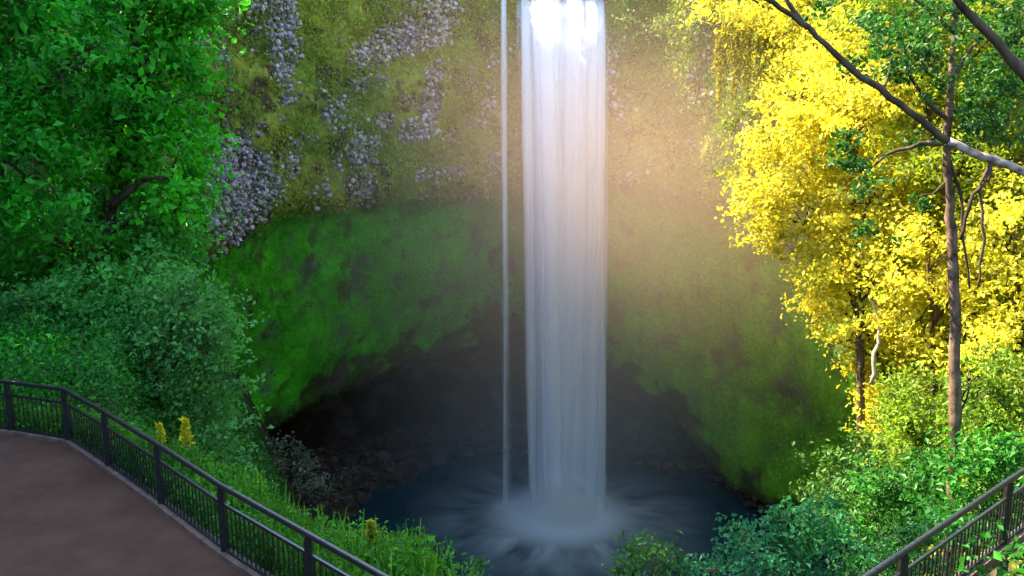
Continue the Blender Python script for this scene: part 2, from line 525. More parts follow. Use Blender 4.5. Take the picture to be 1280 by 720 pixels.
nb = n.new("ShaderNodeTexNoise"); nb.inputs["Scale"].default_value = 0.5; nb.inputs["Detail"].default_value = 4
l.new(tc.outputs["Object"], nb.inputs["Vector"]); l.new(nb.outputs["Fac"], bp.inputs["Height"]); l.new(bp.outputs[0], pr.inputs["Normal"])
M_POOL = m
th = np.linspace(0, 2 * np.pi, 96, endpoint=False)
rs = np.linspace(0.02, 1, 24)
pv = np.array([[50 * r * math.cos(t) * 0.9, 42 * r * math.sin(t) - 14, 0] for r in rs for t in th])
pq = [[i * 96 + j, i * 96 + (j + 1) % 96, (i + 1) * 96 + (j + 1) % 96, (i + 1) * 96 + j] for i in range(23) for j in range(96)]
pt = [[(j + 1) % 96, j, len(pv)] for j in range(96)]
pv = np.vstack([pv, [0, -14, 0]])
pool = mesh_np("pool_water", pv, pq, pt, M_POOL, smooth=True)
pool.location = (IMP[0], IMP[1], 0)
tag(pool, kind="structure")

# ------------------------------------------------------------------ waterfall
def water_mat(name, freq, lo, hi, white=0.85, seed=0.0, edge=1.5, gain=1.0):
    m, n, l, pr = new_mat(name)
    tc = n.new("ShaderNodeTexCoord")
    mp = n.new("ShaderNodeMapping"); mp.inputs["Scale"].default_value = (freq, freq * 0.6, 0.018)
    mp.inputs["Location"].default_value = (seed, seed * 1.7, 0)
    l.new(tc.outputs["Object"], mp.inputs[0])
    nz = n.new("ShaderNodeTexNoise"); nz.inputs["Scale"].default_value = 1.0; nz.inputs["Detail"].default_value = 2.5
    nz.inputs["Roughness"].default_value = 0.5
    l.new(mp.outputs[0], nz.inputs["Vector"])
    mr = n.new("ShaderNodeMapRange"); mr.interpolation_type = 'SMOOTHSTEP'
    mr.inputs[1].default_value, mr.inputs[2].default_value = lo, hi
    l.new(nz.outputs["Fac"], mr.inputs[0])
    # thins out where the rope of water is seen edge on
    lw = n.new("ShaderNodeLayerWeight"); lw.inputs["Blend"].default_value = 0.5
    iv = n.new("ShaderNodeMath"); iv.operation = 'SUBTRACT'; iv.inputs[0].default_value = 1.0; l.new(lw.outputs["Facing"], iv.inputs[1])
    pw = n.new("ShaderNodeMath"); pw.operation = 'POWER'; pw.inputs[1].default_value = edge; l.new(iv.outputs[0], pw.inputs[0])
    al = n.new("ShaderNodeMath"); al.operation = 'MULTIPLY'; l.new(pw.outputs[0], al.inputs[0]); l.new(mr.outputs[0], al.inputs[1])
    ag = n.new("ShaderNodeMath"); ag.operation = 'MULTIPLY'; ag.use_clamp = True; ag.inputs[1].default_value = gain
    l.new(al.outputs[0], ag.inputs[0])
    df = n.new("ShaderNodeBsdfDiffuse"); df.inputs["Color"].default_value = (white * 0.82, white * 0.88, white, 1)
    tr = n.new("ShaderNodeBsdfTranslucent"); tr.inputs["Color"].default_value = (white * 0.82, white * 0.88, white, 1)
    m1 = n.new("ShaderNodeMixShader"); m1.inputs[0].default_value = 0.3
    l.new(df.outputs[0], m1.inputs[1]); l.new(tr.outputs[0], m1.inputs[2])
    tp = n.new("ShaderNodeBsdfTransparent")
    m2 = n.new("ShaderNodeMixShader"); l.new(ag.outputs[0], m2.inputs[0])
    l.new(tp.outputs[0], m2.inputs[1]); l.new(m1.outputs[0], m2.inputs[2])
    l.new(m2.outputs[0], n["Material Output"].inputs["Surface"])
    n.remove(pr)
    return m


def strand(name, mat, parent, u0t, u1t, u0b, u1b, y, vb, depth=1.0, ztop=54.65, vt=0.0):
    """a flattened rope of falling water that pours over the lip and drops freely"""
    K, NR = 40, 24
    xt0, xt1 = P(u0t, vt, y)[0], P(u1t, vt, y)[0]
    pb0, pb1 = P(u0b, vb, y), P(u1b, vb, y)
    zb = max(min(pb0[2], 0.2), -0.05)
    v = []
    for k in range(K):
        t = k / (K - 1)
        z = ztop + (zb - ztop) * t
        x0, x1 = xt0 + (pb0[0] - xt0) * t, xt1 + (pb1[0] - xt1) * t
        cx, hw = (x0 + x1) / 2, (x1 - x0) / 2
        ph = u0t * 1.7
        cx += 0.10 * math.sin(2.2 * t * math.pi + ph) * t; wv = min(1.0, 0.7 / hw); hw *= 1 + wv * (0.16 * math.sin(5.0 * t + ph) + 0.10 * math.sin(13 * t + 2 * ph))
        yc = y + 2.6 * math.exp(-t * 26)
        dp = depth * (0.35 + 0.65 * min(1, t * 3)) * min(1.0, hw)
        for j in range(NR):
            a = 2 * math.pi * j / NR
            wob = 1 + 0.06 * math.sin(5 * a + 3 * t + u0t)
            v.append([cx + hw * math.cos(a) * wob, yc + dp * math.sin(a), z])
    q = [[k * NR + j, k * NR + (j + 1) % NR, (k + 1) * NR + (j + 1) % NR, (k + 1) * NR + j] for k in range(K - 1) for j in range(NR)]
    return mesh_np(name, v, q, mat=mat, parent=parent, smooth=True)


W_SOFT = water_mat("falling_water_veil", 1.0, 0.20, 0.85, white=0.95, edge=3.0, gain=1.0)
W_CORE = water_mat("falling_water_core", 1.0, 0.10, 0.60, white=0.98, edge=2.2, seed=3.3, gain=1.5)
W_FAINT = water_mat("falling_water_trickle", 1.2, 0.2, 0.75, white=0.95, edge=3.0, seed=5.1, gain=0.5)
W_THIN = water_mat("falling_water_thread", 1.2, 0.05, 0.60, white=0.95, edge=3.0, seed=9.1, gain=0.8)
wf = empty("waterfall", (IMP[0], IMP[1], 0))
tag(wf, "wide silky white waterfall pouring from the mossy rim straight into the dark pool", "waterfall")
strand("water_veil", W_SOFT, wf, 647, 758, 658, 759, 90.6, 640, 1.2)
strand("water_veil", W_SOFT, wf, 660, 748, 672, 748, 90.1, 640, 1.0)
for i, (a, b, c, d, y, mt) in enumerate([
        (664, 700, 680, 716, 90.0, W_CORE), (672, 692, 686, 708, 89.6, W_CORE), (650, 663, 661, 674, 90.2, W_THIN), (714, 742, 718, 744, 90.0, W_SOFT),
        (736, 754, 738, 753, 90.3, W_THIN), (658, 678, 668, 692, 90.5, W_SOFT), (696, 716, 704, 728, 90.3, W_SOFT), (748, 757, 746, 757, 90.4, W_THIN)]):
    strand("water_strand", mt, wf, a, b, c, d, y, 640, 0.6)
wr_ = np.random.default_rng(31)
for i in range(16):
    uc = 656 + 94 * wr_.random(); w_ = 2.0 + 5.5 * wr_.random(); ub = 666 + (uc - 656) * 0.86 + wr_.normal() * 1.5
    strand("water_strand", W_THIN, wf, uc - w_, uc + w_, ub - w_ * 1.25, ub + w_ * 1.25, 89.5 + 0.9 * wr_.random(), 640, 0.35)
# lip: the sheet of water sliding over the edge
sidefall = empty("waterfall", P(632, 585, 90.9) * [1, 1, 0])
tag(sidefall, "very thin single thread of water falling beside the main waterfall's broad curtain", "waterfall")
strand("water_strand", W_FAINT, sidefall, 626, 633, 627, 639, 90.9, 600, 0.4, ztop=56.6)
strand("water_strand", W_FAINT, sidefall, 627, 632, 630, 638, 90.7, 600, 0.3, ztop=56.6)
sidefall2 = empty("waterfall", P(750, 562, 95) * [1, 1, 0])
tag(sidefall2, "faint trickle falling behind the broad curtain, ending in a small splash", "waterfall")
strand("water_strand", W_FAINT, sidefall2, 746, 756, 748, 758, 93.0, 562, 0.4)
# stream feeding the fall on the plateau
sv, sq = [], []
for k in range(30):
    y = 92.0 + k * 2.2
    xm = 5.3 + 2.2 * math.sin(k * 0.25) * min(1, k / 6)
    for dx in (-4.3, 4.3): sv.append([xm + dx, y, 54.7 + 0.05 * (k > 0) + 0.01 * k])
sq = [[2 * k, 2 * k + 1, 2 * k + 3, 2 * k + 2] for k in range(29)]
M_STREAM = rough_mat("stream_water", (0.05, 0.08, 0.09), (0.5, 0.55, 0.6), 0.8, rough=0.15, bump=0.3, spec=0.5)
tag(mesh_np("stream_water", sv, sq, mat=M_STREAM, smooth=True), kind="structure")


# spray and mist
def mist(name, loc, rad, dens, label, color=(0.95, 0.97, 1.0), noise=0.15, aniso=0.0, power=1.6, detail=2):
    import bmesh
    bm = bmesh.new(); bmesh.ops.create_icosphere(bm, subdivisions=4, radius=1.0)
    me = bpy.data.meshes.new(name); bm.to_mesh(me); bm.free()
    o = bpy.data.objects.new(name, me); COL.objects.link(o)
    o.location, o.scale = loc, rad
    m = bpy.data.materials.new(name + "_air"); m.use_nodes = True
    n, l = m.node_tree.nodes, m.node_tree.links
    n.remove(n["Principled BSDF"])
    pv = n.new("ShaderNodeVolumePrincipled")
    pv.inputs["Color"].default_value = (*color, 1); pv.inputs["Anisotropy"].default_value = aniso
    tc = n.new("ShaderNodeTexCoord")
    ln = n.new("ShaderNodeVectorMath"); ln.operation = 'LENGTH'; l.new(tc.outputs["Object"], ln.inputs[0])
    mr = n.new("ShaderNodeMapRange"); mr.interpolation_type = 'SMOOTHSTEP'
    mr.inputs[1].default_value, mr.inputs[2].default_value = 1.0, 0.0
    l.new(ln.outputs["Value"], mr.inputs[0])
    pw = n.new("ShaderNodeMath"); pw.operation = 'POWER'; pw.inputs[1].default_value = power; l.new(mr.outputs[0], pw.inputs[0])
    nz = n.new("ShaderNodeTexNoise"); nz.inputs["Scale"].default_value = 2.0; nz.inputs["Detail"].default_value = detail
    l.new(tc.outputs["Object"], nz.inputs["Vector"])
    m2 = n.new("ShaderNodeMapRange"); m2.inputs[1].default_value, m2.inputs[2].default_value = 0.3, 0.7
    m2.inputs[3].default_value, m2.inputs[4].default_value = 1 - noise, 1 + noise
    l.new(nz.outputs["Fac"], m2.inputs[0])
    a = n.new("ShaderNodeMath"); a.operation = 'MULTIPLY'; l.new(pw.outputs[0], a.inputs[0]); l.new(m2.outputs[0], a.inputs[1])
    b = n.new("ShaderNodeMath"); b.operation = 'MULTIPLY'; b.inputs[1].default_value = dens; l.new(a.outputs[0], b.inputs[0])
    l.new(b.outputs[0], pv.inputs["Density"]); l.new(pv.outputs[0], n["Material Output"].inputs["Volume"])
    me.materials.append(m)
    tag(o, label, "mist", kind="stuff")
    return o


mist("spray_mist", (5.3, 88.6, -0.3), (6.0, 6.0, 7.5), 3.2, "dense white spray where the waterfall strikes the pool", color=(0.93, 0.98, 1.0), noise=0.7, power=2.4, detail=4)
mist("spray_mist", (5.3, 88.0, 0.0), (12, 10, 2.6), 0.6, "low blue-white veil of spray creeping outwards over the pool", color=(0.88, 0.94, 1.0), noise=0.9, power=1.6, detail=5)
mist("drifting_mist", (6, 91, 9), (34, 20, 22), 0.016, "bluish mist drifting over the pool and the cave mouth", color=(0.72, 0.88, 1.0), noise=0.4)
mist("golden_mist", (8, 81, 32), (42, 17, 33), 0.031, "mist tinted peach with painted warm sunlight, hanging beside the upper waterfall", color=(1.0, 0.73, 0.58), noise=0.3)  # peach tint puts the sun's warm glow into the mist colour
for (u, v, y) in ((632, 582, 90.9), (750, 562, 93.0)):
    q = P(u, v, y)
    mist("spray_mist", (q[0], y, 0.1), (1.9, 1.2, 0.9), 1.6,
         "small puff of spray under the %s" % ("thin thread of water" if u < 700 else "faint trickle beside the curtain"), power=1.5)


# ------------------------------------------------------------------ foliage
def leaf_cards(cent, size, out=None, aspect=0.6, up=0.5, rnd=0.7, outw=0.5, fold=0.18, droop=0.35, seed=0, vert=0.0):
    """real little folded leaves (4 verts, 2 tris around a midrib) at every centre"""
    r = np.random.default_rng(seed)
    N = len(cent)
    nr = r.normal(size=(N, 3)) * rnd + np.array([0, 0, up])
    if out is not None: nr = nr + out * outw
    nr = norm(nr)
    ax = r.normal(size=(N, 3)); ax[:, 2] -= droop
    if vert: ax = ax * (1 - vert) + np.array([0, 0, 1.0]) * vert
    ax = norm(ax - nr * np.sum(ax * nr, -1, keepdims=True))
    sd = np.cross(nr, ax)
    L = (size * (0.45 + 1.15 * r.random(N) ** 1.4))[:, None]
    W = L * aspect
    tip = cent + ax * L * 0.6
    base = cent - ax * L * 0.4
    l_ = cent + sd * W * 0.5 + nr * L * fold + ax * L * 0.05
    r_ = cent - sd * W * 0.5 + nr * L * fold + ax * L * 0.05
    v = np.stack([base, r_, tip, l_], 1).reshape(-1, 3)
    i = np.arange(N) * 4
    t = np.concatenate([np.stack([i, i + 1, i + 2], 1), np.stack([i, i + 2, i + 3], 1)])
    return v, t


def crown_points(lobes, per_area, clump_r, seed, gap=0.0, leaves=30, inner=0.25, squash=0.6, drape=0.0):
    """leaf positions gathered in sprays through the volume of uneven lobes"""
    r = np.random.default_rng(seed)
    pts, outs, tone = [], [], []
    for k, (c, rad) in enumerate(lobes):
        c = np.asarray(c, float); rad = np.asarray(rad, float) * np.ones(3)
        nclump = max(4, int(per_area * 4 * math.pi * (rad.mean()) ** 2 / clump_r ** 2 * 0.25))
        d = norm(r.normal(size=(nclump, 3)))
        rr = np.where(r.random(nclump) < inner, r.random(nclump) ** 0.4 * 0.8, 0.80 + 0.25 * r.random(nclump))
        bump = 1 + 0.28 * vnoise(d * 2.2 + k * 9.1 + seed, 3) + 0.16 * vnoise(d * 5 + k, 4)
        cc = c + d * rad * (rr * bump)[:, None]
        if gap:
            keep = vnoise(cc * (0.55 / clump_r), 77) > (-1 + 2 * gap) * 0.55
            cc, d = cc[keep], d[keep]
        m = len(cc)
        if not m: continue
        nl = leaves
        loc = np.clip(r.normal(size=(m, nl, 3)) * 0.5, -1.0, 1.0)
        cr = clump_r * (0.6 + 0.8 * r.random(m))[:, None, None]
        ofs = loc * cr * np.array([1, 1, squash])
        # sprays hang outward and down from their twig
        ofs = ofs + d[:, None] * (np.abs(loc[..., :1]) * cr * 0.5)
        ofs[..., 2] -= drape * np.abs(loc[..., 0]) * cr[..., 0] * 1.5
        pts.append((cc[:, None] + ofs).reshape(-1, 3))
        outs.append(np.repeat(d, nl, 0))
        tone.append(np.repeat(r.random(m), nl))
    return np.vstack(pts), np.vstack(outs), np.concatenate(tone)


def tint(N, tone, base, var=0.35, warm=0.3, seed=0, pos=None):
    """each leaf keeps its own hue: young leaves yellower, old ones darker"""
    r = np.random.default_rng(seed + 5)
    base = np.asarray(base, float)
    b = np.tile(base, (N, 1))
    k = (1 + var * (r.random(N) * 2 - 1)) * (0.75 + 0.5 * tone)
    if pos is not None: k = k * (1 + 0.35 * vnoise(pos * 0.9, seed))
    b = b * k[:, None]
    w = (r.random(N) ** 2 * warm)[:, None]
    b = b * (1 - w) + b * np.array([1.9, 1.25, 0.7]) * w
    return np.repeat(np.clip(b, 0.003, 0.9), 4, 0)


def limb_path(p, q, sag=0.0, n=6, seed=0, wig=0.05):
    r = np.random.default_rng(seed)
    p, q = np.asarray(p, float), np.asarray(q, float)
    t = np.linspace(0, 1, n)[:, None]
    L = np.linalg.norm(q - p)
    pts = p + (q - p) * t
    pts[:, 2] += (np.sin(t[:, 0] * np.pi) * sag * L)
    pts[1:-1] += r.normal(size=(n - 2, 3)) * wig * L * 0.5
    return pts


def tree(name, label, lobes_px, D, base, col, leaf=0.22, seed=1, group=None, cat="tree", clump=0.6, per=1.0, leaves=30, gap=0.0,
         mat=None, trunk_r=0.25, lean=None, bark=None, aspect=0.6, depth=1.0, squash=0.6, drape=0.0, warm=0.3, var=0.35, trunk=True, inner=0.25, **kw):
    """lobes_px: (u, v, radius in px[, D]) -> world lobes"""
    lobes = []
    for lb in lobes_px:
        u, v, rp = lb[:3]; d = lb[3] if len(lb) > 3 else D + rng.normal() * 0.03 * D
        rw = rp / FPX * d
        lobes.append((P(u, v, d), (rw, rw * depth, rw)))
    base = np.asarray(base, float)
    e = empty(name, base)
    tag(e, label, cat, group)
    pts, outs, tone = crown_points(lobes, per, clump, seed, gap, leaves, inner, squash, drape)
    v, t = leaf_cards(pts, leaf, outs, aspect=aspect, seed=seed, **kw)
    c = tint(len(pts), tone, col, var, warm, seed, pts)
    mesh_np("crown", v, tris=t, mat=mat or M_LEAF, parent=e, col=c)
    if trunk:
        b = MB()
        cen = np.array([l_[0] for l_ in lobes]); topc = cen[np.argmax(cen[:, 2])]
        mid = cen.mean(0)
        K = 10
        tt = np.linspace(0, 1, K)[:, None]
        ctrl = base * (1 - tt) ** 2 + 2 * tt * (1 - tt) * (np.array([base[0] * 0.6 + mid[0] * 0.4, base[1] * 0.6 + mid[1] * 0.4, (base[2] + topc[2]) / 2])) + tt ** 2 * topc
        ctrl = ctrl + rng.normal(size=ctrl.shape) * 0.25 * trunk_r * (tt > 0.05)
        b.tube(ctrl, trunk_r * (1.25 - 1.05 * tt[:, 0]), 10, 0.25, seed)
        b.build("trunk", bark or M_BARK, e, smooth=True)
        b = MB()
        for k, (cc, rad) in enumerate(lobes):
            j = np.argmin(np.abs(ctrl[:, 2] - (cc[2] - 1.2 * rad[0])))
            j = min(max(j, 2), K - 2)
            lp = limb_path(ctrl[j], cc, 0.08, 7, seed + k)
            b.tube(lp, np.linspace(trunk_r * 0.5, trunk_r * 0.12, 7), 7, 0.2, seed)
            for _ in range(5):
                d = norm(rng.normal(size=3)); s = lp[rng.integers(3, 7)]
                b.tube(limb_path(s, cc + d * rad * 0.85, 0.05, 5, seed + k + 7), np.linspace(trunk_r * 0.2, 0.012, 5), 5)
        b.build("limbs", bark or M_BARK, e, smooth=True)
    return e


def gz(x, y):
    return float(height(np.array([x]), np.array([y]))[0])


def foot(u, D, sink=0.3, lift=0.0):
    x = P(u, 300, D)[0]
    return np.array([x, D, gz(x, D) - sink])


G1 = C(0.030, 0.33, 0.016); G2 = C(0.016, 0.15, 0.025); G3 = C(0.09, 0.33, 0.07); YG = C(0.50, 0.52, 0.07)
# --- left mass of trees
L = "leafy trees growing on the slope above the railing"
tree("tall_tree", "tall dense green tree whose upper crown fills the corner above the walkway bend", [(-50, 60, 90), (50, 20, 80), (30, 120, 75), (-30, 200, 90), (45, 215, 70), (100, 80, 60), (0, -60, 90)], 25,
     foot(-60, 25), G1, 0.24, 1, L, clump=0.75, per=2.0, leaves=52)
tree("tall_tree", "tall bright green tree overhanging the cliff, its crown edge beside the upper rock patches", [(140, 20, 80), (190, 80, 62), (222, 40, 40), (215, 130, 48), (130, 150, 70), (190, 190, 62), (228, 215, 34), (180, -50, 80), (232, 170, 30), (228, 85, 32), (235, -10, 25)], 28,
     foot(110, 28), G1 * C(1.5, 1.15, 0.8), 0.25, 2, L, clump=0.75, per=2.1, leaves=52)
tree("tall_tree", "middle green tree filling the gap between the tall crowns and the pale shrub", [(90, 300, 75), (165, 270, 66), (218, 270, 42), (215, 312, 36), (60, 380, 75), (140, 360, 65), (230, 290, 28), (20, 300, 70)], 29,
     foot(70, 29), G1 * C(1.2, 0.9, 1.2), 0.22, 3, L, clump=0.7, per=2.0, leaves=50)
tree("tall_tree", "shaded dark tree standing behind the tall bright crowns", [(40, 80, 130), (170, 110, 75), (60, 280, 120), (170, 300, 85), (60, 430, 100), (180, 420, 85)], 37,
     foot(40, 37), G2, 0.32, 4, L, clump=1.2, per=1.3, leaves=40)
tree("leafy_shrub", "large pale green shrub bulging over the canyon behind the yellow flowers", [(235, 375, 52), (270, 425, 42), (205, 430, 62), (262, 480, 42), (150, 460, 58), (205, 500, 55), (255, 535, 38), (120, 500, 55), (170, 545, 48), (235, 570, 35), (270, 575, 26)], 23,
     foot(170, 23), G3, 0.15, 5, None, "shrub", clump=0.5, per=2.6, leaves=46, trunk_r=0.13)
tree("leafy_shrub", "vivid green shrub directly behind the level railing section at the path bend", [(15, 470, 42), (62, 465, 34), (-20, 500, 50), (45, 515, 40), (80, 520, 26), (35, 490, 40), (95, 545, 22), (0, 530, 40)], 19.5,
     foot(30, 19.5), G1 * C(1.7, 1.3, 1.0), 0.14, 6, None, "shrub", clump=0.4, per=3.0, leaves=46, trunk_r=0.08)

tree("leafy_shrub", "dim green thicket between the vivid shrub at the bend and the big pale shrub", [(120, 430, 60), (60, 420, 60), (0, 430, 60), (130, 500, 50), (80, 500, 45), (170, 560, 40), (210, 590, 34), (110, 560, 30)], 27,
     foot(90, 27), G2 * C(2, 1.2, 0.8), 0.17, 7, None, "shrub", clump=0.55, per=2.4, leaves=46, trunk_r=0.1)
tree("leafy_shrub", "drooping mid green shrub joining the tall crowns to the big pale shrub", [(60, 390, 50), (110, 430, 45), (30, 430, 50), (160, 370, 48), (200, 340, 40), (120, 380, 50), (150, 430, 40)], 24.5,
     foot(100, 24.5), G3 * C(0.7, 0.95, 0.7), 0.17, 8, None, "shrub", clump=0.5, per=2.4, leaves=46, trunk_r=0.1, drape=0.5)
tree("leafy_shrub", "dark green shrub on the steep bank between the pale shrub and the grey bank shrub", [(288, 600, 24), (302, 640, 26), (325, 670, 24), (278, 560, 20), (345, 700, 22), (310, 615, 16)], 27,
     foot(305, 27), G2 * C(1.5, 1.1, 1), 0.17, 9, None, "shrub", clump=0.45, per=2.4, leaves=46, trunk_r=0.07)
# --- sunlit trees on the far slope to the right
Rg = "golden sunlit trees on the slope beside the falls"
kwY = dict(mat=M_LEAF_GLOW, clump=1.3, leaves=50, per=2.5, trunk_r=0.35, group=Rg, warm=0.3)
tree("golden_tree", "golden tree whose crown bulges furthest towards the waterfall", [(1000, 110, 46), (985, 165, 44), (968, 232, 44), (1005, 280, 42), (955, 275, 30), (1030, 190, 50)], 70, foot(1150, 70), YG, 0.42, 11, **kwY)
tree("golden_tree", "golden tree surrounding the bare bleached snag", [(1040, 330, 45), (1040, 380, 36), (1095, 350, 55), (1062, 425, 30), (1110, 440, 42), (1085, 470, 24), (1100, 500, 18), (1097, 530, 13)], 66, foot(1180, 66), YG * C(1.1, 1.1, 1), 0.40, 12, **kwY)
tree("golden_tree", "golden tree right behind the slender mottled trunk's middle", [(1160, 330, 60), (1150, 400, 50), (1200, 420, 55), (1150, 450, 34), (1215, 350, 50)], 61, foot(1200, 61), YG, 0.38, 13, **kwY)
tree("golden_tree", "golden tree above the railing post at the frame's edge", [(1265, 290, 62), (1275, 380, 62), (1240, 440, 45), (1290, 450, 50)], 57, foot(1290, 57), YG * C(1, 1.05, 1), 0.36, 14, **kwY)
tree("golden_tree", "tall golden tree seen through the long diagonal branch", [(1070, 170, 60), (1090, 250, 55), (1060, 100, 50), (1105, 110, 55), (1050, 45, 40)], 65, foot(1110, 65), YG, 0.40, 15, **kwY)
tree("golden_tree", "olive green tree high behind the dark crown of the near tree", [(1190, 170, 75), (1270, 140, 80), (1170, 60, 70), (1260, 30, 80), (1110, 10, 50), (1225, 250, 60)], 60, foot(1250, 60), C(0.20, 0.28, 0.02), 0.38, 16, **kwY)
tree("golden_tree", "golden spray of branches hanging over the cliff rim beside the falls", [(985, 15, 42), (930, 5, 30), (1020, 40, 35), (890, -8, 24), (960, 50, 24), (1000, -40, 60)], 76, foot(1180, 76), YG, 0.42, 17, **kwY)
tree("golden_tree", "lime golden tree at the picture's edge behind the forking twigs of the leaning tree", [(1255, 230, 60), (1290, 300, 60), (1235, 310, 50), (1275, 370, 55), (1230, 380, 45), (1300, 200, 60)], 66, foot(1300, 66), YG * C(0.8, 0.95, 1), 0.38, 18, **kwY)
tree("golden_tree", "yellow green tree filling the space under the other golden crowns beside the slender trunk", [(1120, 300, 50), (1170, 270, 50), (1190, 400, 50), (1130, 420, 45), (1215, 450, 45), (1265, 440, 50)], 68, foot(1190, 68), YG * C(0.85, 0.9, 1), 0.38, 19, **kwY)
# --- far green growth at the foot of the sunlit trees
Sg = "shrubs on the slope beyond the boardwalk railing"
kwS = dict(cat="shrub", group=Sg, trunk_r=0.06, leaves=48, per=2.2)
tree("leafy_shrub", "yellow-green bush tucked under the glowing golden tree beside the slender trunk", [(1150, 500, 42), (1120, 530, 34), (1165, 540, 36), (1130, 570, 38)], 40, foot(1150, 40), C(0.17, 0.29, 0.02), 0.24, 21, clump=0.7, **kwS)
tree("leafy_shrub", "green bush between the slender trunk and the railing's highest post", [(1230, 490, 40), (1275, 480, 42), (1225, 540, 42), (1270, 545, 45)], 34, foot(1250, 34), C(0.13, 0.25, 0.02), 0.22, 22, clump=0.65, **kwS)
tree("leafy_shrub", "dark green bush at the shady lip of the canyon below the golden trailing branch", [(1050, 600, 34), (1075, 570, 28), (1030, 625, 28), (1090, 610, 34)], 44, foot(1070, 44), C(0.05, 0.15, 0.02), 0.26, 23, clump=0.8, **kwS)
tree("leafy_shrub", "rounded light green bush left of the slender trunk's foot", [(1120, 600, 45), (1160, 620, 42), (1090, 640, 40), (1130, 650, 42)], 25, foot(1130, 25), C(0.035, 0.18, 0.022), 0.17, 24, clump=0.5, **kwS)
tree("leafy_shrub", "bright green bush behind the slender trunk, just above the handrail", [(1215, 590, 40), (1250, 580, 34), (1180, 650, 36), (1225, 630, 36), (1280, 590, 34), (1270, 640, 30)], 19.5, foot(1220, 19.5), C(0.032, 0.19, 0.02), 0.15, 25, clump=0.42, **kwS)
tree("leafy_shrub", "bluish green bush with a ragged top at the water's near side", [(1000, 660, 30), (1040, 660, 32), (970, 690, 28), (1010, 700, 30), (1060, 690, 34), (1090, 700, 30), (985, 640, 10), (970, 650, 8)], 18, foot(1020, 18), C(0.025, 0.17, 0.055), 0.13, 26, clump=0.36, **kwS)
tree("leafy_shrub", "low teal green bush with two pale tips poking up against the pool", [(930, 665, 11), (925, 690, 20), (940, 705, 24), (895, 705, 17), (960, 715, 24), (880, 715, 12)], 16, foot(925, 16), C(0.028, 0.19, 0.08), 0.11, 27, clump=0.3, **kwS)
tree("leafy_shrub", "small dull green bush standing alone below the splash", [(805, 690, 17), (830, 700, 16), (790, 708, 16), (820, 716, 18), (848, 706, 10)], 17, foot(815, 17), C(0.05, 0.17, 0.03), 0.12, 28, clump=0.3, **kwS)
tree("leafy_shrub", "bush hiding the foot of the boardwalk's edge beam", [(1160, 690, 40), (1100, 720, 36), (1200, 670, 30)], 15.5, foot(1160, 15.5), C(0.025, 0.16, 0.03), 0.13, 29, clump=0.36, **kwS)
tree("leafy_shrub", "leafy bush below the near side of the edge beam", [(1290, 735, 50), (1230, 780, 50)], 10.2, P(1270, 780, 10.2), C(0.03, 0.2, 0.02), 0.13, 30, clump=0.36, **kwS)
# bank shrubs by the pool
tree("leafy_shrub", "greyish shrub on the dark bank left of the pool", [(340, 575, 28), (365, 590, 28), (315, 590, 24), (385, 575, 20), (400, 600, 22)], 74, P(350, 625, 74), C(0.16, 0.20, 0.13), 0.35, 31, cat="shrub", clump=0.9, per=1.2, leaves=30, trunk_r=0.1)
tree("leafy_shrub", "dim brownish shrub on the bank nearest the pool's left edge", [(410, 620, 24), (440, 610, 20), (430, 640, 22), (395, 640, 20)], 70, P(420, 660, 70), C(0.07, 0.06, 0.045), 0.32, 32, cat="shrub", clump=0.9, per=0.9, leaves=26, trunk_r=0.1)

# bright plants at the end of the left handrail
tree("leafy_shrub", "small lime green bush rising past the handrail at the bottom edge", [(515, 695, 16), (500, 708, 16), (525, 712, 14), (478, 700, 12), (465, 690, 10)], 13.0, foot(510, 13), C(0.12, 0.34, 0.02), 0.085, 33, cat="shrub", clump=0.2, per=1.6, leaves=40, trunk_r=0.03)
tree("leafy_shrub", "tiny green sprig alone in front of the dark pool at the bottom edge", [(600, 708, 6), (592, 718, 8)], 13.0, foot(597, 13), C(0.06, 0.2, 0.05), 0.07, 34, cat="shrub", clump=0.12, per=1.6, leaves=30, trunk_r=0.015)

# --- slender near tree on the right with a dark thin crown
tb = P(1192, 652, 21); tb[2] = min(tb[2], gz(tb[0], 21))
nt_ = empty("slender_tree", tb)
tag(nt_, "slender dark tree with mottled bark standing just beyond the boardwalk railing", "tree")


def px_path(pts, D, jit=0.02, sub=4, seed=0):
    w = np.array([P(u, v, (q[0] if q else D)) for (u, v, *q) in pts])
    t = np.linspace(0, len(w) - 1, (len(w) - 1) * sub + 1)
    o = np.stack([np.interp(t, np.arange(len(w)), w[:, k]) for k in range(3)], 1)
    r = np.random.default_rng(seed)
    o[1:-1] += r.normal(size=(len(o) - 2, 3)) * jit
    return o


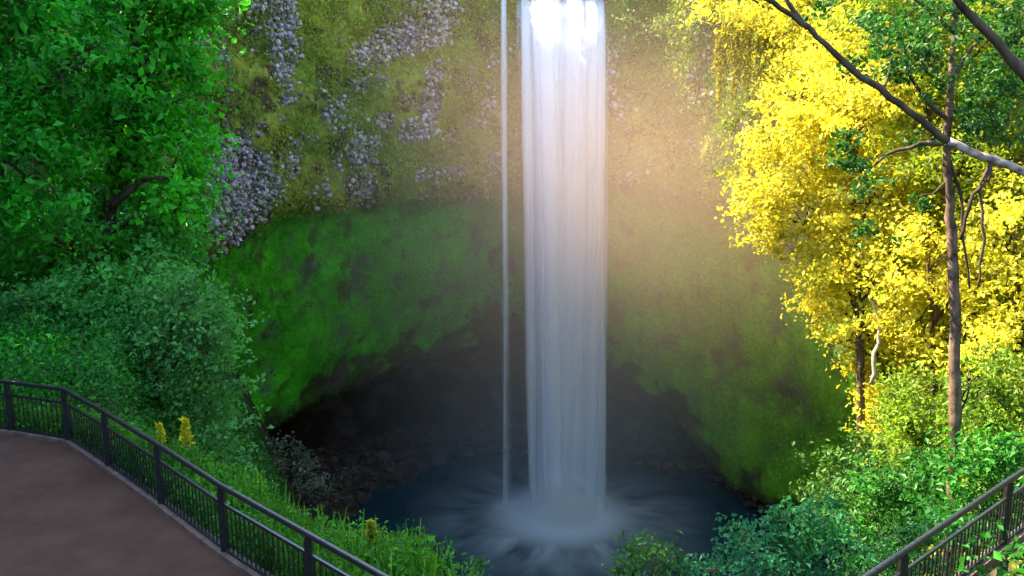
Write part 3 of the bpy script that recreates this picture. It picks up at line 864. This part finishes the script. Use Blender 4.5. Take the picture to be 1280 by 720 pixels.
b = MB()
tp = px_path([(1192, 640), (1193, 560), (1195, 480), (1192, 380), (1190, 300), (1186, 240), (1184, 180), (1188, 100), (1194, 30), (1200, -60)], 21, 0.02, 4, 1)
tp = np.vstack([tb, tp])
b.tube(tp, np.interp(np.linspace(0, 1, len(tp)), [0, 0.35, 0.7, 1], [0.15, 0.13, 0.09, 0.045]), 12, 0.2, 3)
b.build("trunk", M_BARK_PALE, nt_, smooth=True)
b = MB()
for path, r0, r1 in [([(1188, 178), (1150, 180), (1110, 192), (1082, 214)], 0.07, 0.02), ([(1186, 150), (1160, 130), (1140, 95), (1125, 60)], 0.06, 0.02),
                     ([(1190, 100), (1215, 60), (1240, 30)], 0.06, 0.02), ([(1192, 40), (1160, 10), (1130, -10)], 0.05, 0.02), ([(1193, 530), (1208, 500), (1212, 460)], 0.04, 0.012),
                     ([(1194, 520), (1206, 490), (1220, 470)], 0.03, 0.01), ([(1189, 220), (1170, 240), (1150, 245)], 0.04, 0.012), ([(1187, 200), (1200, 240), (1206, 300), (1212, 360)], 0.05, 0.02)]:
    pp = px_path(path, 21, 0.02, 3, 5)
    b = MB(); b.tube(pp, np.linspace(r0, r1, len(pp)), 7, 0.2, 5)
    b.build("limb", M_BARK, nt_, smooth=True)
DG = C(0.03, 0.13, 0.02)
lb = [(1060, 190, 24), (1048, 170, 15), (1075, 215, 16), (1100, 40, 26), (1140, 30, 30), (1175, 15, 32), (1120, 80, 22), (1150, 65, 26), (1070, 75, 14), (1200, 110, 24), (1235, 120, 30), (1265, 95, 32),
      (1225, 60, 28), (1250, 20, 38), (1215, 165, 22), (1260, 160, 26), (1090, 235, 15), (1080, 290, 9), (1110, 300, 13), (1160, 250, 12), (1145, 170, 12), (1165, 110, 14), (1085, 15, 18), (1035, 10, 14), (1275, 50, 30)]
lobes = [(P(u, v, 21 + rng.normal() * 0.9), rp / FPX * 21) for u, v, rp in lb]
pts, outs, tone = crown_points(lobes, 1.9, 0.32, 91, 0.25, 26, 0.5, 0.5)
v_, t_ = leaf_cards(pts, 0.15, outs, aspect=0.55, seed=91)
mesh_np("crown", v_, tris=t_, mat=M_LEAF, parent=nt_, col=tint(len(pts), tone, DG, 0.4, 0.4, 91, pts))

lt = empty("leaning_tree", (22.0, 27.0, gz(22, 27) - 0.2))
tag(lt, "leaning tree with light painted pale on its trunk, whose long bare diagonal branch crosses in front of the golden crowns", "tree")
b = MB()
wp = np.vstack([[22.0, 27.0, gz(22, 27) - 0.2], [20.5, 25, 34], [17, 22, 37.5], px_path([(1420, 265, 20), (1340, 240, 19), (1280, 215, 18.5), (1240, 200, 18.5), (1185, 176, 18.5)], 18.5, 0.015, 4, 8)])
b.tube(wp, np.interp(np.linspace(0, 1, len(wp)), [0, 0.4, 1], [0.20, 0.10, 0.085]), 10, 0.22, 7)
b.build("trunk", rough_mat("painted_lit_bark", (0.07, 0.035, 0.025), (0.50, 0.42, 0.40), 4.5, bump=0.7, bd=0.03), lt, smooth=True)  # pale tone paints light onto the branch's right end; left limbs stay darker
b = MB()
for path, r0, r1 in [([(1185, 176), (1150, 150), (1100, 112), (1055, 78), (1010, 35), (985, 15), (945, -10), (900, -40)], 0.085, 0.04), ([(1010, 35), (985, 5), (975, -25)], 0.06, 0.03), ([(1240, 200), (1235, 225), (1215, 245), (1200, 300)], 0.05, 0.03),
                     ([(1240, 200), (1225, 230), (1230, 300), (1222, 360)], 0.04, 0.02), ([(1100, 112), (1110, 100), (1115, 70)], 0.03, 0.01)]:
    pp = px_path(path, 18.5, 0.015, 4, 9)
    b = MB(); b.tube(pp, np.linspace(r0, r1, len(pp)), 9, 0.2, 5)
    b.build("limb", M_BARK, lt, smooth=True)
ov = empty("overhanging_tree", (14.5, 15.0, gz(14.5, 15) - 0.2))
tag(ov, "tree whose reddish bare limb slants in at the top corner above the diagonal branch", "tree")
b = MB()
pp = px_path([(1340, 150, 16), (1280, 90, 16), (1245, 50, 16), (1200, 8, 16), (1170, -40, 16)], 16, 0.012, 4, 10)
b.tube(np.vstack([[14.5, 15.0, gz(14.5, 15) - 0.2], [14, 15.2, 40], pp]), np.concatenate([[0.24, 0.17], np.linspace(0.12, 0.05, len(pp))]), 9, 0.2, 6)
b.build("trunk", M_BARK, ov, smooth=True)
# twiggy undergrowth stems amongst the golden trees
b = MB()
sn = P(1095, 470, 62)
snag = empty("snag", sn); tag(snag, "bleached bare snag glowing in the sunlight among golden leaves", "dead tree")
pp = px_path([(1090, 480), (1094, 440), (1100, 410), (1093, 385), (1086, 370)], 61.0, 0.05, 3, 3)
b.tube(pp, np.linspace(0.18, 0.05, len(pp)), 9, 0.3, 4)
b.build("trunk", rough_mat("bleached_wood", (0.25, 0.2, 0.16), (0.5, 0.43, 0.37), 2, bump=0.6, bd=0.05), snag, smooth=True)

# ------------------------------------------------------------------ moss, leaves and vines on the cliff (nobody could count them)
Pq = CV.reshape(-1, 3); Nq = CN.reshape(-1, 3)
uq, vq = CU.ravel(), CVV.ravel()
inview = (uq > 215) & (uq < 1125) & (vq > -60) & (vq < 640)
und_f, cave_f, pm_f = und.ravel(), cave.ravel(), pm.ravel()
sidx = np.tile(sgrid, nt)
nzq = fbm(Pq * 0.3, 3, 71)
nbig = fbm(Pq * 0.12, 2, 73)


def scatter(mask_w, count, jitter, seed):
    r = np.random.default_rng(seed)
    p = mask_w / mask_w.sum()
    k = r.choice(len(p), count, p=p)
    return Pq[k] + r.normal(size=(count, 3)) * jitter, Nq[k], k


wup = inview * (1 - und_f) * (sidx > 18) * (1 - 0.7 * pm_f) * np.clip(0.8 + 1.6 * nzq, 0.1, 2) * (1 - 0.75 * np.exp(-((Pq[:, 0] - 5) / 6.0) ** 4))
p_, n_, k_ = scatter(wup, 95000, 0.2, 101)
off = np.abs(np.random.default_rng(5).normal(size=len(p_))) * 0.28
pc = p_ + n_ * off[:, None]
v_, t_ = leaf_cards(pc, 0.30, n_, aspect=0.5, up=0.3, rnd=0.6, outw=0.7, droop=1.2, seed=5)
tone = np.random.default_rng(6).random(len(pc))
gm = np.clip(0.5 + 2.2 * nbig[k_], 0, 1)[:, None]
cc = C(0.29, 0.31, 0.035) * (1 - gm) + C(0.16, 0.30, 0.022) * gm
# grasses turn a darker, duller green towards the corner at the left
lf = sstep(345, 300, uq[k_])[:, None]
cc = cc * (1 - 0.6 * lf) + C(0.06, 0.11, 0.03) * 0.6 * lf
cc = cc * (0.6 + 0.8 * tone)[:, None]
tag(mesh_np("cliff_grass", v_, tris=t_, mat=M_MOSSY, col=np.repeat(cc, 4, 0)), "olive grass tufts and small leaves clinging to the upper cliff face", "grass", kind="stuff")

wm = inview * und_f * (1 - cave_f) * np.clip(0.6 + 1.2 * nzq, 0.05, 2) * (colr.reshape(-1, 3)[:, 1] > 0.07)
p_, n_, k_ = scatter(wm, 60000, 0.16, 102)
pc = p_ + n_ * 0.05
v_, t_ = leaf_cards(pc, 0.24, n_, aspect=0.7, up=0.0, rnd=0.45, outw=1.1, droop=1.5, seed=8)
cc = colr.reshape(-1, 3)[k_] * (0.75 + 0.6 * np.random.default_rng(6).random(len(pc)))[:, None]
tag(mesh_np("cliff_moss", v_, tris=t_, mat=M_MOSSY, col=np.repeat(cc, 4, 0)), "thick bright green moss coating the undercut rock above the cave", "moss", kind="stuff")

# loose angular stones of the bare patches
import bmesh
bm = bmesh.new(); bmesh.ops.create_icosphere(bm, subdivisions=1, radius=1.0)
ico_v = np.array([v.co[:] for v in bm.verts]); ico_t = np.array([[v.index for v in f.verts] for f in bm.faces]); bm.free()


def stones(name, centers, size, cols, label, seed=0, flat=(1, 1, 1)):
    r = np.random.default_rng(seed); N = len(centers)
    S = (size * (0.5 + r.random(N) ** 2 * 1.1))[:, None, None] * (0.7 + 0.6 * r.random((N, 1, 3))) * np.array(flat)
    J = ico_v[None] * (0.8 + 0.45 * r.random((N, len(ico_v), 1)))
    a = r.random(N) * 6.28; ca, sa = np.cos(a), np.sin(a)
    Vv = J * S
    x = Vv[..., 0] * ca[:, None] - Vv[..., 1] * sa[:, None]; y = Vv[..., 0] * sa[:, None] + Vv[..., 1] * ca[:, None]
    Vv = np.stack([x, y, Vv[..., 2]], -1) + centers[:, None]
    T = (ico_t[None] + (np.arange(N) * len(ico_v))[:, None, None]).reshape(-1, 3)
    o = mesh_np(name, Vv.reshape(-1, 3), tris=T, mat=M_STONE, col=np.repeat(cols, len(ico_v), 0))
    return tag(o, label, "stones", kind="stuff")


wr = inview * (1 - und_f) * np.clip(patchmask(CV, CU, CVV).ravel() * 0.25 + pm_soft, 0, 1)
p_, n_, k_ = scatter(wr, 13000, 0.22, 103)
tn = np.random.default_rng(7).random(len(p_))[:, None]
stones("cliff_stones", p_ + n_ * 0.06, 0.165, C(0.44, 0.37, 0.38) * (0.35 + 0.95 * tn), "pale lilac grey broken basalt knobs in bare patches of the upper cliff", 3)
# rubble on the banks of the pool
wb = (uq > 280) & (uq < 1100) & (Zi.ravel() < 2.6) & (Zi.ravel() > -0.6) & (sidx > 90)
p_, n_, k_ = scatter(wb.astype(float), 3500, 0.3, 104)
tn = np.random.default_rng(8).random(len(p_))[:, None]
stones("bank_rubble", p_, 0.45, C(0.085, 0.06, 0.055) * (0.4 + 1.0 * tn), "dark wet rubble along the banks of the pool", 4, (1, 1, 0.6))

p_, n_, k_ = scatter(wb.astype(float), 70, 0.3, 105)
tn = np.random.default_rng(9).random(len(p_))[:, None]
stones("fallen_boulders", p_, 1.15, C(0.06, 0.05, 0.045) * (0.5 + 1.0 * tn), "bigger dark boulders half sunk in the rubble round the pool", 5, (1, 1, 0.7))

# hanging vines beside the golden trees
r = np.random.default_rng(44)
pts, outs = [], []
for k in range(75):
    u = 895 + r.random() * 75; D = 79 - (u - 895) * 0.04
    v0 = 25 + r.random() * 30; ln_ = 20 + r.random() * 75
    top_ = P(u, v0, D); nn = int(ln_ * 1.6)
    zz = np.linspace(0, ln_ / FPX * D, nn)
    q = top_ + np.stack([np.sin(zz * 0.9 + k) * 0.1, np.cos(zz + k) * 0.1, -zz], 1)
    pts.append(q + r.normal(size=q.shape) * 0.09)
pts = np.vstack(pts)
v_, t_ = leaf_cards(pts, 0.26, None, aspect=0.5, droop=2.5, seed=9)
tag(mesh_np("hanging_vines", v_, tris=t_, mat=M_LEAF_GLOW, col=tint(len(pts), r.random(len(pts)), C(0.30, 0.30, 0.03), seed=9)),
    "yellow green vines dangling in strings from the rim beside the golden trees", "vines", kind="stuff")

# leafy bushes hanging on the right part of the upper face
for i, (lobs, D_, c_, lab) in enumerate([
        ([(870, 120, 20), (890, 150, 16), (850, 140, 14), (880, 85, 18)], 84, C(0.07, 0.2, 0.02), "green bush clinging to the upper cliff left of the golden crown"),
        ([(915, 160, 16), (925, 190, 18), (905, 215, 12), (935, 130, 16)], 79, C(0.16, 0.24, 0.02), "yellow-green bush clinging to the cliff against the golden crown"),
        ([(820, 40, 18), (790, 25, 18), (850, 30, 22), (770, 15, 12)], 88, C(0.12, 0.19, 0.03), "olive bush on the rim just beside the waterfall's crest"),
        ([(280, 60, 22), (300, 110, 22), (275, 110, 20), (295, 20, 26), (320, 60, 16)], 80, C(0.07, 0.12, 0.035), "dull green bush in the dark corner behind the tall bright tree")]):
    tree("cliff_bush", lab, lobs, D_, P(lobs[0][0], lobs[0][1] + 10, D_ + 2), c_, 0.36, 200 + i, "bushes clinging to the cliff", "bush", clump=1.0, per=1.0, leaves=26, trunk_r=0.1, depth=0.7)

# ground cover on the slopes (uncountable)
r = np.random.default_rng(60)


def cover(name, xs, ys, size, colf, label, seed, hgt=0.4, lsz=None, **kw):
    z = height(xs, ys)
    pts = np.stack([xs, ys, z], 1); pts[:, 2] += r.random(len(xs)) * hgt
    v_, t_ = leaf_cards(pts, size * np.clip(ys / 55.0, 0.35, 1), None, seed=seed, **kw)
    return tag(mesh_np(name, v_, tris=t_, mat=M_LEAF, col=tint(len(pts), r.random(len(pts)), colf, 0.4, 0.4, seed, pts)), label, "undergrowth", kind="stuff")


N = 110000
ys = 12 + r.random(N) ** 0.8 * 60; xs = 10 + 0.08 * (ys - 12) + r.random(N) * 26
cover("undergrowth", xs, ys, 0.34, C(0.16, 0.24, 0.02), "leafy undergrowth covering the slope beneath the golden trees", 61, 0.9)
N = 90000
ys = 17 + r.random(N) * 50; xs = -3.0 - 0.10 * (ys - 17) - r.random(N) * 22
cover("undergrowth", xs, ys, 0.3, C(0.03, 0.16, 0.02), "dark leafy undergrowth on the slope under the tall trees", 62, 0.9)
N = 60000
ys = 17.6 + r.random(N) * 14; xs = -7.5 - r.random(N) * 12 - 0.3 * (ys - 17)
keep = ys > yedge(xs) * 0 + 17.6
cover("undergrowth", xs, ys, 0.34, C(0.025, 0.20, 0.02), "knee-high leafy growth on the level ground behind the walkway bend", 63, 1.3)

# --- unseen trees added on the left hill to shade the walkway and canyon
fr = np.random.default_rng(77)
protos = []


def shade_tree_proto(k):
    lobes = [(np.array([fr.normal() * 1.6, fr.normal() * 1.6, 6 + 2.2 * j + fr.normal() * 0.5]), np.array([3.0 - 0.25 * j] * 3) * (0.8 + 0.4 * fr.random())) for j in range(6)]
    e = empty("unseen_shade_tree", (0, 0, 0))
    pts, outs, tone = crown_points(lobes, 1.1, 1.3, 300 + k, 0.0, 22)
    v, t = leaf_cards(pts, 0.55, outs, seed=300 + k)
    mesh_np("crown", v, tris=t, mat=M_LEAF, parent=e, col=tint(len(pts), tone, C(0.05, 0.15, 0.02), 0.35, 0.3, 300 + k, pts))
    b = MB(); b.tube(limb_path((0, 0, -1), (0, 0, 17), 0, 8, k, 0.02), np.linspace(0.4, 0.08, 8), 9, 0.2, k)
    b.build("trunk", M_BARK, e, smooth=True)
    return e


spots = []
for x in np.arange(-62, -24, 5.2):
    for y in np.arange(8, 40, 5.5):
        px, py = x + fr.normal() * 1.3, y + fr.normal() * 1.5
        hh = gz(px, py)
        if hh > 44: spots.append((px, py, hh))
protos = [shade_tree_proto(0), shade_tree_proto(1)]
for k, (x, y, z) in enumerate(spots):
    s = protos[k % 2]
    o = s if k < 2 else s.copy()
    if k >= 2:
        COL.objects.link(o)
        for ch in [c for c in s.children]:
            c = ch.copy(); COL.objects.link(c); c.parent = o; c.matrix_parent_inverse = ch.matrix_parent_inverse
    o.location = (x, y, z - 0.4); o.rotation_euler = (0, 0, float(fr.random() * 6.28)); sca = 0.75 + 0.45 * fr.random(); o.scale = (sca, sca, sca)
    tag(o, "broad unseen tree added on the hill beyond the tall crowns to block sun", "tree", "added unseen trees on the hill shading the canyon")

# ------------------------------------------------------------------ walkway with kerb and railings
def rail_pts(lst):
    return [PZ(u, v, PATH_Z + 1.07) * [1, 1, 0] + [0, 0, PATH_Z] for u, v in lst]


LP = rail_pts([(-75, 470), (8, 477), (80, 487), (130, 515), (196, 555), (276, 607), (385, 668)])
d = norm(LP[-1] - LP[-2]); LP.append(LP[-1] + d * 2.1); LP.append(LP[-1] + d * 2.1)
LP.insert(0, LP[0] + norm(LP[0] - LP[1]) * 2.0)
LP = np.array(LP)


def offset_line(pts, dist):
    t = norm(np.gradient(pts, axis=0)); nrm = np.stack([-t[:, 1], t[:, 0], 0 * t[:, 0]], 1)
    return pts + nrm * dist


inner = offset_line(LP, 1.0)
if np.linalg.norm(inner[5][:2]) > np.linalg.norm(LP[5][:2]): sg = -1.0
else: sg = 1.0
# path sheet: from the kerb inwards
o0 = offset_line(LP, 0.10 * sg)
pvs, pqs = [], []
M_ = 14
for i in range(len(LP)):
    # inner boundary fans out towards the area under the viewpoint
    tgt = np.array([LP[i][0] * 0.55 - 3.2, LP[i][1] - 9.5, PATH_Z])
    for j in range(M_ + 1):
        f = j / M_
        p = o0[i] * (1 - f) + tgt * f
        p[2] = PATH_Z + 0.02 * math.sin(p[0] * 1.3) * math.sin(p[1] * 1.1) * min(1, j)
        pvs.append(p)
for i in range(len(LP) - 1):
    for j in range(M_):
        a = i * (M_ + 1) + j
        pqs.append([a, a + 1, a + M_ + 2, a + M_ + 1])
path = mesh_np("path", pvs, pqs, mat=M_PATH, smooth=True)
tag(path, kind="structure")


def railing(pts, label, sgn, posts_extra=0.0, kerb_name="kerb_beam"):
    e = empty("railing", pts[len(pts) // 2])
    tag(e, label, "railing")
    up = np.array([0, 0, 1.0])
    for p in pts:
        b = MB(); b.box(p - [0.045, 0.045, 0.12], p + [0.045, 0.045, 1.03]); b.box(p - [0.075, 0.075, 0.0], p + [0.075, 0.075, 0.015])
        b.build("post", M_RAIL, e)
    b = MB(); b.tube(pts + up * 1.07, np.full(len(pts), 0.042), 12)
    b.build("handrail", M_RAIL, e, smooth=True)
    m1, m2 = MB(), MB()
    for i in range(len(pts) - 1):
        a, c = pts[i], pts[i + 1]
        dd = norm(c - a)
        m1.bar(a + up * 0.80 + dd * 0.046, c + up * 0.80 - dd * 0.046, 0.035, 0.045)
        m2.bar(a + up * 0.10 + dd * 0.046, c + up * 0.10 - dd * 0.046, 0.035, 0.04)
    m1.build("middle_rail", M_RAIL, e); m2.build("bottom_rail", M_RAIL, e)
    bl = MB()
    for i in range(len(pts) - 1):
        a, c = pts[i], pts[i + 1]; Ls = np.linalg.norm(c - a); n_ = int(Ls / 0.12); dd = norm(c - a)
        bb = MB()
        for k in range(1, n_):
            q = a + (c - a) * k / n_
            bb.box(q + [-0.009, -0.009, 0.121], q + [0.009, 0.009, 0.777])
        bb.build("baluster_panel", M_RAIL, e)
    return e


railing(LP, "dark steel railing bending along the brown walkway's edge", sg)
b = MB()
kp = offset_line(LP, 0.0)
for i in range(len(kp) - 1):
    a, c = kp[i].copy(), kp[i + 1].copy(); a[2] = c[2] = PATH_Z - 0.02
    b.bar(a, c, 0.20, 0.18)
tag(b.build("kerb", M_KERB), "weathered kerb running under the dark railing along the brown walkway", "kerb")

RP = rail_pts([(1130, 690), (1262, 600), (1395, 515)])
d = norm(RP[0] - RP[1]); RP.insert(0, RP[0] + d * 2.6); RP.append(RP[-1] - d * 2.8)
RP = np.array(RP)
railing(RP, "black steel railing climbing past the slender tree above the shrubs", 1)
bw = empty("boardwalk", RP[2]); tag(bw, "narrow timber boardwalk edge carrying the black railing beside the shrubs", "boardwalk")
b = MB()
for i in range(len(RP) - 1):
    a, c = RP[i].copy(), RP[i + 1].copy(); a[2] = c[2] = PATH_Z - 0.03
    b.bar(a, c, 0.16, 0.20)
b.build("edge_beam", M_KERB, bw)
for p in RP[1:4]:
    b = MB(); b.box(p + [-0.08, -0.08, -3.2], p + [0.08, 0.08, -0.15]); b.build("support_post", M_BARK, bw)

# ferns and tall grass standing right behind the left railing (uncountable)
r = np.random.default_rng(80)
seg = offset_line(LP, -sg * 0.2)
pts, lens, cl = [], [], []
N = 5500
i_ = r.integers(0, len(LP) - 1, N); f_ = r.random(N)
bp_ = seg[i_] * (1 - f_)[:, None] + seg[np.minimum(i_ + 1, len(LP) - 1)] * f_[:, None]
tn_ = norm(np.gradient(LP, axis=0)); nr_ = np.stack([tn_[:, 1], -tn_[:, 0], 0 * tn_[:, 0]], 1) * (sg)
dist = r.random(N) ** 1.2 * (0.9 + 1.3 * sstep(-7.0, -3.0, bp_[:, 0]))
bp_ = bp_ + nr_[i_] * dist[:, None]
zg = height(bp_[:, 0], bp_[:, 1])
topz = PATH_Z - 0.05 + 0.85 * r.random(N) + 0.5 * vnoise(bp_ * 0.9, 9) - 0.45 * dist + 0.35 * sstep(-5.0, -1.5, bp_[:, 0])
topz = np.where(i_ <= 3, topz - 0.1, topz)
hgt = np.clip(topz - zg, 0.25, 3)
ok_ = bp_[:, 0] < -1.1 + 0.4 * r.normal(size=N)
bp_, topz, zg, i_, hgt = bp_[ok_], topz[ok_], zg[ok_], i_[ok_], hgt[ok_]; N = len(bp_)
# blade: curved strip of 3 segments
S_ = 4
tt = np.linspace(0, 1, S_)
az = r.random(N) * 6.28; ld = np.stack([np.cos(az), np.sin(az), 0 * az], 1); sd = np.stack([-np.sin(az), np.cos(az), 0 * az], 1)
bend = (0.1 + 0.35 * r.random(N)); w0 = 0.011 + 0.016 * r.random(N)
bz = np.maximum(zg, topz - 1.1)
V = np.zeros((N, S_, 2, 3))
for k, t in enumerate(tt):
    c = bp_ * [1, 1, 0] + ld * (bend * t * t * 0.6)[:, None]
    c[:, 2] = bz + (topz - bz).clip(0.2) * (t - 0.18 * bend * t * t)
    w = w0 * (1 - t * 0.85) * (0.6 + 1.2 * min(t * 2, 1))
    V[:, k, 0] = c - sd * w[:, None]; V[:, k, 1] = c + sd * w[:, None]
q = []
base_i = (np.arange(N) * S_ * 2)[:, None]
for k in range(S_ - 1):
    q.append(base_i + np.array([[2 * k, 2 * k + 1, 2 * k + 3, 2 * k + 2]]))
q = np.vstack(q)
gcol = C(0.06, 0.24, 0.015) * (0.55 + 0.8 * r.random((N, 1))) * (1 + 0.35 * vnoise(bp_ * 1.3, 4)[:, None])
yl = (r.random((N, 1)) < 0.25 * sstep(-6.5, -2.0, bp_[:, :1]) + 0.06)
gcol = np.where(yl, gcol * C(2.3, 1.25, 1), gcol)
tag(mesh_np("grass", V.reshape(-1, 3), q, mat=M_LEAF, col=np.repeat(gcol, S_ * 2, 0)), "bright green fern and grass blades standing behind the walkway railing", "grass", kind="stuff")
# small leaves amongst the blades
k = r.integers(0, N, 90000)
pp = bp_[k].copy(); pp[:, 2] = bz[k] + (topz - bz)[k] * r.random(len(k)) * 0.9; pp += r.normal(size=pp.shape) * 0.08
v_, t_ = leaf_cards(pp, 0.085, None, aspect=0.5, seed=12)
tag(mesh_np("undergrowth", v_, tris=t_, mat=M_LEAF, col=tint(len(pp), r.random(len(pp)), C(0.05, 0.23, 0.015), 0.5, 0.5, 12, pp)), "small leafy ground plants between the grass blades behind the walkway railing", "undergrowth", kind="stuff")

# three yellow flower spikes
for i, (u, v, hpx, lab) in enumerate([(206, 580, 42, "tallest spike of yellow leaves behind the walkway railing"), (236, 560, 26, "small yellow spike highest against the pale shrub"), (238, 596, 34, "yellow spike closest to the lower railing post"),
                                      (466, 690, 30, "single yellow pointed frond rising behind the handrail near the bottom edge")]):
    D_ = 15.0 if i < 3 else 12.0
    bs = P(u, v + 30, D_)
    e = empty("yellow_plant", bs); tag(e, lab, "flower")
    rr = np.random.default_rng(400 + i); n_ = 320
    hz_ = (hpx + 40) / FPX * D_
    t = rr.random(n_) ** 0.8
    wd = 0.075 * (1 - t * 0.8)
    pp = bs + np.stack([rr.normal(size=n_) * wd, rr.normal(size=n_) * wd, t * hz_ + 0.1], 1)
    v_, t_ = leaf_cards(pp, 0.12, None, aspect=0.45, vert=0.4, seed=i)
    mesh_np("flower_spike" if i < 3 else "frond", v_, tris=t_, mat=M_LEAF, parent=e, col=tint(n_, rr.random(n_), C(0.55, 0.55, 0.02) if i < 3 else C(0.35, 0.36, 0.02), 0.3, 0.2, i))
    b = MB(); b.tube(np.array([bs - [0, 0, 0.4], bs + [0, 0, hz_ * 0.9]]), [0.012, 0.006], 6)
    b.build("stem", M_LEAF if False else M_BARK, e)
